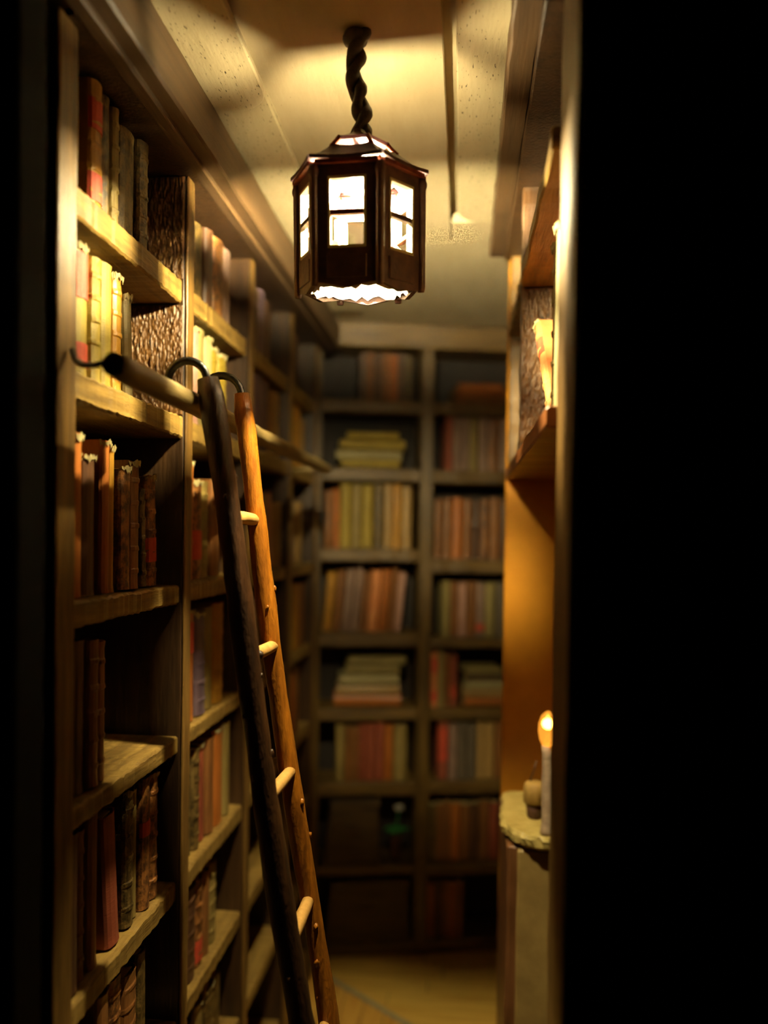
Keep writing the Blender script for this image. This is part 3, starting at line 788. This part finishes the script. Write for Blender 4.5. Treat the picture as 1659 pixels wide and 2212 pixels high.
lathe(bm, [(0.020, 2.5745), (0.054, 2.5725), (0.0585, 2.577), (0.045, 2.5825), (0.028, 2.589), (0.016, 2.596), (0.010, 2.604)], 6, LC.x, LC.y, PH)
link('cap', bm, BRONZE, ln)
bm = NB()
# pale crinkled liner, jagged at the foot, seen through the open bottom
o_, i_, o2 = [], [], []
N_ = 48
for q in range(N_):
    a = PH + 2 * PI * q / N_; am = (a - PH) % (PI / 3) - PI / 6
    r = (AP - (0.0145 if math.sin(a) < 0.3 else 0.0098)) / math.cos(am)
    jz = random.uniform(-0.004, 0.006)
    o_.append(Vector((LC.x + r * math.cos(a), LC.y + r * math.sin(a), 2.356)))
    r *= 1 + random.uniform(-0.02, 0.02)
    i_.append(Vector((LC.x + r * math.cos(a), LC.y + r * math.sin(a), ZB + 0.03)))
    r *= 0.96 + random.uniform(-0.03, 0.0)
    o2.append(Vector((LC.x + r * math.cos(a), LC.y + r * math.sin(a), 2.313 + 0.006 * math.sin(a) + jz)))
quad_strip(bm, [o_, i_, o2], cap=False)
link('liner', bm, LINER, ln)
# lantern bulb, then two unseen LEDs and a plate added to light the ceiling
def led(name, at, r, aim, lo, hi, f0, f1):
    m = emit(name, LANTERN_COLOR, 1.0)
    nt = m.node_tree
    geo = nt.nodes.new('ShaderNodeNewGeometry')
    dot = nt.nodes.new('ShaderNodeVectorMath'); dot.operation = 'DOT_PRODUCT'; dot.inputs[1].default_value = Vector(aim).normalized()
    mr = nt.nodes.new('ShaderNodeMapRange')
    mr.inputs['From Min'].default_value = f0; mr.inputs['From Max'].default_value = f1
    mr.inputs['To Min'].default_value = lo; mr.inputs['To Max'].default_value = hi
    nt.links.new(geo.outputs['Normal'], dot.inputs[0]); nt.links.new(dot.outputs['Value'], mr.inputs['Value'])
    nt.links.new(mr.outputs[0], nt.nodes['Emission'].inputs[1])
    bm = NB(); blob(bm, at, r, (1, 1, 1.15), 3); return link('bulb', bm, m, ln, True)
led('lantern_bulb_light', BULB, 0.0125, (0.15, 0.62, -0.75), LANTERN_RADIANCE * 0.2, LANTERN_RADIANCE * 2.5, -1.0, 1.0)  # bulb's emission weighted back and down to even out the brightness
led('added_upper_light', ADDED_UP_POS, 0.008, (0, 0, 1), ADDED_UP_RADIANCE, ADDED_UP_RADIANCE, -1.0, 1.0)  # added LED for the near ceiling
led('added_far_light', Vector((LC.x + 0.004, LC.y + 0.069, 2.5262)), 0.006, (0, 1, 0), ADDED_FAR_RADIANCE, ADDED_FAR_RADIANCE, -1.0, 1.0)  # added LED for the far ceiling
# added hood over the far LED, unseen, keeps its light flat along the ceiling
bm = NB(); board(bm, LC.x - 0.040, LC.x + 0.048, LC.y + 0.050, LC.y + 0.102, 2.5345, 2.5365, 0, 6, 0.0001, 0.0005); link('added_hood', bm, BRONZE, ln)
bm = NB(); board(bm, LC.x - 0.040, LC.x + 0.048, LC.y + 0.0575, LC.y + 0.0595, 2.5201, 2.5344, 0, 6, 0.0001, 0.0005); link('added_hood_back', bm, BRONZE, ln)
bm = NB(); lathe(bm, [(0.088, 2.5182), (0.090, 2.5188), (0.088, 2.5200)], 6, LC.x, LC.y, PH); link('added_plate', bm, BRONZE, ln)  # added plate, keeps the upper light out of the windows
bm = NB(); tube(bm, [(LC.x, LC.y, 2.5203), (LC.x, LC.y, 2.55), (LC.x, LC.y, 2.5745)], [0.005, 0.004, 0.005], 10); link('bulb_holder', bm, BRONZE, ln, True)
# cord: two thick strands twisted together, hanging a little crooked
def cord_axis(t):
    z = 2.600 + (CEIL - 2.600) * t
    return Vector((LC.x - 0.006 * t + 0.007 * math.sin(t * 7.2 + 0.4), LC.y + 0.004 * math.sin(t * 5), z))
for s in (0, 1):
    bm = NB(); pts, rad = [], []
    for k in range(61):
        t = k / 60; a = t * 2 * PI * 2.1 + s * PI
        pts.append(cord_axis(t) + Vector((math.cos(a), math.sin(a), 0)) * 0.0085); rad.append(0.0105 * (1 + 0.16 * math.sin(t * 33 + s * 2)))
    tube(bm, pts, rad, 10); bmesh.ops.transform(bm, matrix=TILT.inverted(), verts=bm.verts[:]); link('cord_strand', bm, CHAINM, ln, True)
bm = NB(); lathe(bm, [(0.010, 2.762), (0.021, 2.768), (0.024, 2.776), (0.020, 2.786), (0.012, CEIL - 0.0005)], 14, LC.x - 0.010, LC.y); bmesh.ops.transform(bm, matrix=TILT.inverted(), verts=bm.verts[:]); link('ceiling_knob', bm, CHAINM, ln, True)
ln.matrix_world = TILT @ TM[ln.name]

# ------------------------------------------------------------------ cabinet, slab, candle and cork on the right
cb = thing('cabinet', 'brown cabinet with a stone slab top below the ochre wall', 'cabinet', (0.3, 2.2, 0))
bd('body', CABS, cb, 0.124, 0.60, 2.03, 2.426, 0, 1.068, axis=2, n=20, jit=0.002, bev=0.006)
bd('front_panel', CABF, cb, 0.150, 0.598, 2.012, 2.029, 0.02, 1.066, axis=2, n=12, jit=0.0012, bev=0.004)
bm = NB()
out = [(0.60, 1.985), (0.30, 1.98), (0.21, 1.982), (0.165, 1.995), (0.135, 2.03), (0.112, 2.085), (0.110, 2.16), (0.120, 2.25), (0.125, 2.33), (0.17, 2.345), (0.60, 2.345)]
dense = []
for i in range(len(out)):
    a, b = Vector(out[i]), Vector(out[(i + 1) % len(out)])
    for q in range(5): dense.append(a.lerp(b, q / 5))
rows = []
for z, ins in ((1.072, 0.018), (1.084, 0.003), (1.102, 0.0), (1.112, 0.006)):
    lp = []
    for p in dense:
        d_ = (p - Vector((0.35, 2.16))); dl = d_.normalized()
        q = p - dl * (ins + random.uniform(-0.004, 0.004))
        lp.append(Vector((min(q.x, 0.60), q.y, z + random.uniform(-.0012, .0012))))
    rows.append(lp)
quad_strip(bm, rows)
link('slab_top', bm, STONE, cb)['label'] = 'rough-edged cream stone slab'

cd = thing('candle', 'glowing amber bulb on a pale stalk standing on the stone slab', 'candle', (0.222, 2.01, 1.112))
bm = NB()
zs = [0.0, 0.01, 0.04, 0.08, 0.12, 0.16, 0.20, 0.225]
tube(bm, [(0.225 - 0.005 * (z / 0.22) + random.uniform(-.0015, .0015), 2.01, 1.113 + z) for z in zs], [0.022, 0.019, 0.0175, 0.017, 0.0155, 0.0145, 0.0135, 0.014], 14, jit=0.06)
link('stalk', bm, WAX, cd, True)
amber = clear('amber_bulb_glass', (1.0, 0.70, 0.30), 0.10, 0.08)
nt = amber.node_tree
em_ = nt.nodes.new('ShaderNodeEmission'); em_.inputs[0].default_value = (1.0, 0.42, 0.05, 1); em_.inputs[1].default_value = 0.55
ad_ = nt.nodes.new('ShaderNodeAddShader'); mo_ = nt.nodes['Material Output']; mx_ = nt.nodes['Mix Shader']
nt.links.new(mx_.outputs[0], ad_.inputs[0]); nt.links.new(em_.outputs[0], ad_.inputs[1]); nt.links.new(ad_.outputs[0], mo_.inputs[0])
bm = NB(); lathe(bm, [(0.004, 1.328), (0.014, 1.336), (0.021, 1.352), (0.0245, 1.372), (0.024, 1.392), (0.018, 1.410), (0.009, 1.420), (0.002, 1.424)], 18, 0.220, 2.01)
link('bulb', bm, amber, cd, True)
bm = NB(); blob(bm, (0.220, 2.008, 1.392), 0.013, (1.2, 1.1, 1.1), 3); link('filament', bm, emit('candle_filament_light', CANDLE_COLOR, CANDLE_RADIANCE * 12), cd, True)

ck = thing('cork_jar', 'small cork-topped jar beside the glowing candle on the slab', 'jar', (0.200, 2.12, 1.113))
bm = NB(); lathe(bm, [(0.016, 1.1135), (0.020, 1.118), (0.021, 1.135), (0.024, 1.150)], 14, 0.200, 2.12, jit=0.03); link('jar_body', bm, CLAY, ck, True)
bm = NB(); lathe(bm, [(0.022, 1.1505), (0.0295, 1.156), (0.0305, 1.190), (0.0285, 1.204), (0.024, 1.208)], 14, 0.200, 2.12, jit=0.04); link('cork', bm, CORK, ck, True)
bm = NB(); tube(bm, [(0.176, 2.125, 1.150), (0.182, 2.13, 1.19), (0.198, 2.135, 1.235), (0.206, 2.14, 1.262)], [0.003, 0.0028, 0.0025, 0.002], 8); link('twig', bm, TWIG_SHADE, ck, True)

# ------------------------------------------------------------------ boxes and plant at the foot of the far bookcase
def far_box(s0, s1, z0, z1, label, slope):
    o = thing('storage_box', label, 'box', back_pt((s0 + s1) / 2, 0.12, z0), SKEW)
    c = (s0 + s1) / 2
    bm = NB(); h = z1 - z0 - 0.032
    lo = [(s0 - c, -0.10), (s1 - c, -0.10), (s1 - c, 0.06), (s0 - c, 0.06)]
    hi = [(s0 - c + slope, -0.095), (s1 - c - 0.005, -0.095), (s1 - c - 0.005, 0.06), (s0 - c + slope, 0.06)]
    quad_strip(bm, [[Vector((x, y, 0.002)) for x, y in lo], [Vector((x, y, h)) for x, y in hi]])
    link('body', bm, BOXW, o, local=True)
    bm = NB(); board(bm, s0 - c + slope - 0.006, s1 - c + 0.002, -0.102, 0.062, h + 0.001, h + 0.028, 0, 6, 0.001, 0.004)
    link('lid', bm, BOXW, o, local=True)
    bm = NB(); tube(bm, [(-0.03, -0.098, h * 0.6), (-0.02, -0.115, h * 0.58), (0.02, -0.115, h * 0.58), (0.03, -0.098, h * 0.6)], 0.004, 8)
    link('handle', bm, CABS, o, True, local=True)
far_box(0.03, 0.275, 0.401, 0.69, 'dark wooden box on the lower left shelf of the far bookcase', 0.03)
far_box(0.04, 0.41, 0.056, 0.33, 'dark wooden box at the foot of the far bookcase, below another box', 0.03)
pp = thing('potted_plant', 'small dark pot with green leaves and a pale flower beside the box', 'plant', back_pt(0.352, 0.055, 0.4025), SKEW)
bm = NB(); lathe(bm, [(0.018, 0.002), (0.022, 0.01), (0.028, 0.115), (0.031, 0.125), (0.026, 0.125)], 14); link('pot', bm, CLAY, pp, True, local=True)
for q in range(11):
    a = 2 * PI * q / 11 + random.uniform(-.2, .2); L_ = random.uniform(0.05, 0.07); h0 = 0.118 + random.uniform(0, 0.015)
    bm = NB(); rows = []
    for s_, wd in ((0.0, 0.003), (0.3, 0.013), (0.65, 0.014), (1.0, 0.002)):
        p = Vector((math.cos(a) * L_ * s_, math.sin(a) * L_ * s_ * 0.7, h0 + 0.05 * s_ - 0.04 * s_ * s_))
        sd_ = Vector((-math.sin(a), math.cos(a), 0)) * wd
        rows.append([p - sd_, p + Vector((0, 0, -0.003)), p + sd_, p + Vector((0, 0, 0.001))])
    quad_strip(bm, rows); link('leaf', bm, LEAF, pp, local=True)
bm = NB(); tube(bm, [(0.0, 0, 0.10), (0.006, 0, 0.17), (0.012, 0, 0.225)], 0.003, 8); link('stem', bm, LEAF, pp, True, local=True)
bm = NB(); blob(bm, (0.013, 0, 0.238), 0.017, (1.2, 1, 0.8), 2, 0.25); link('flower', bm, PETAL, pp, local=True)
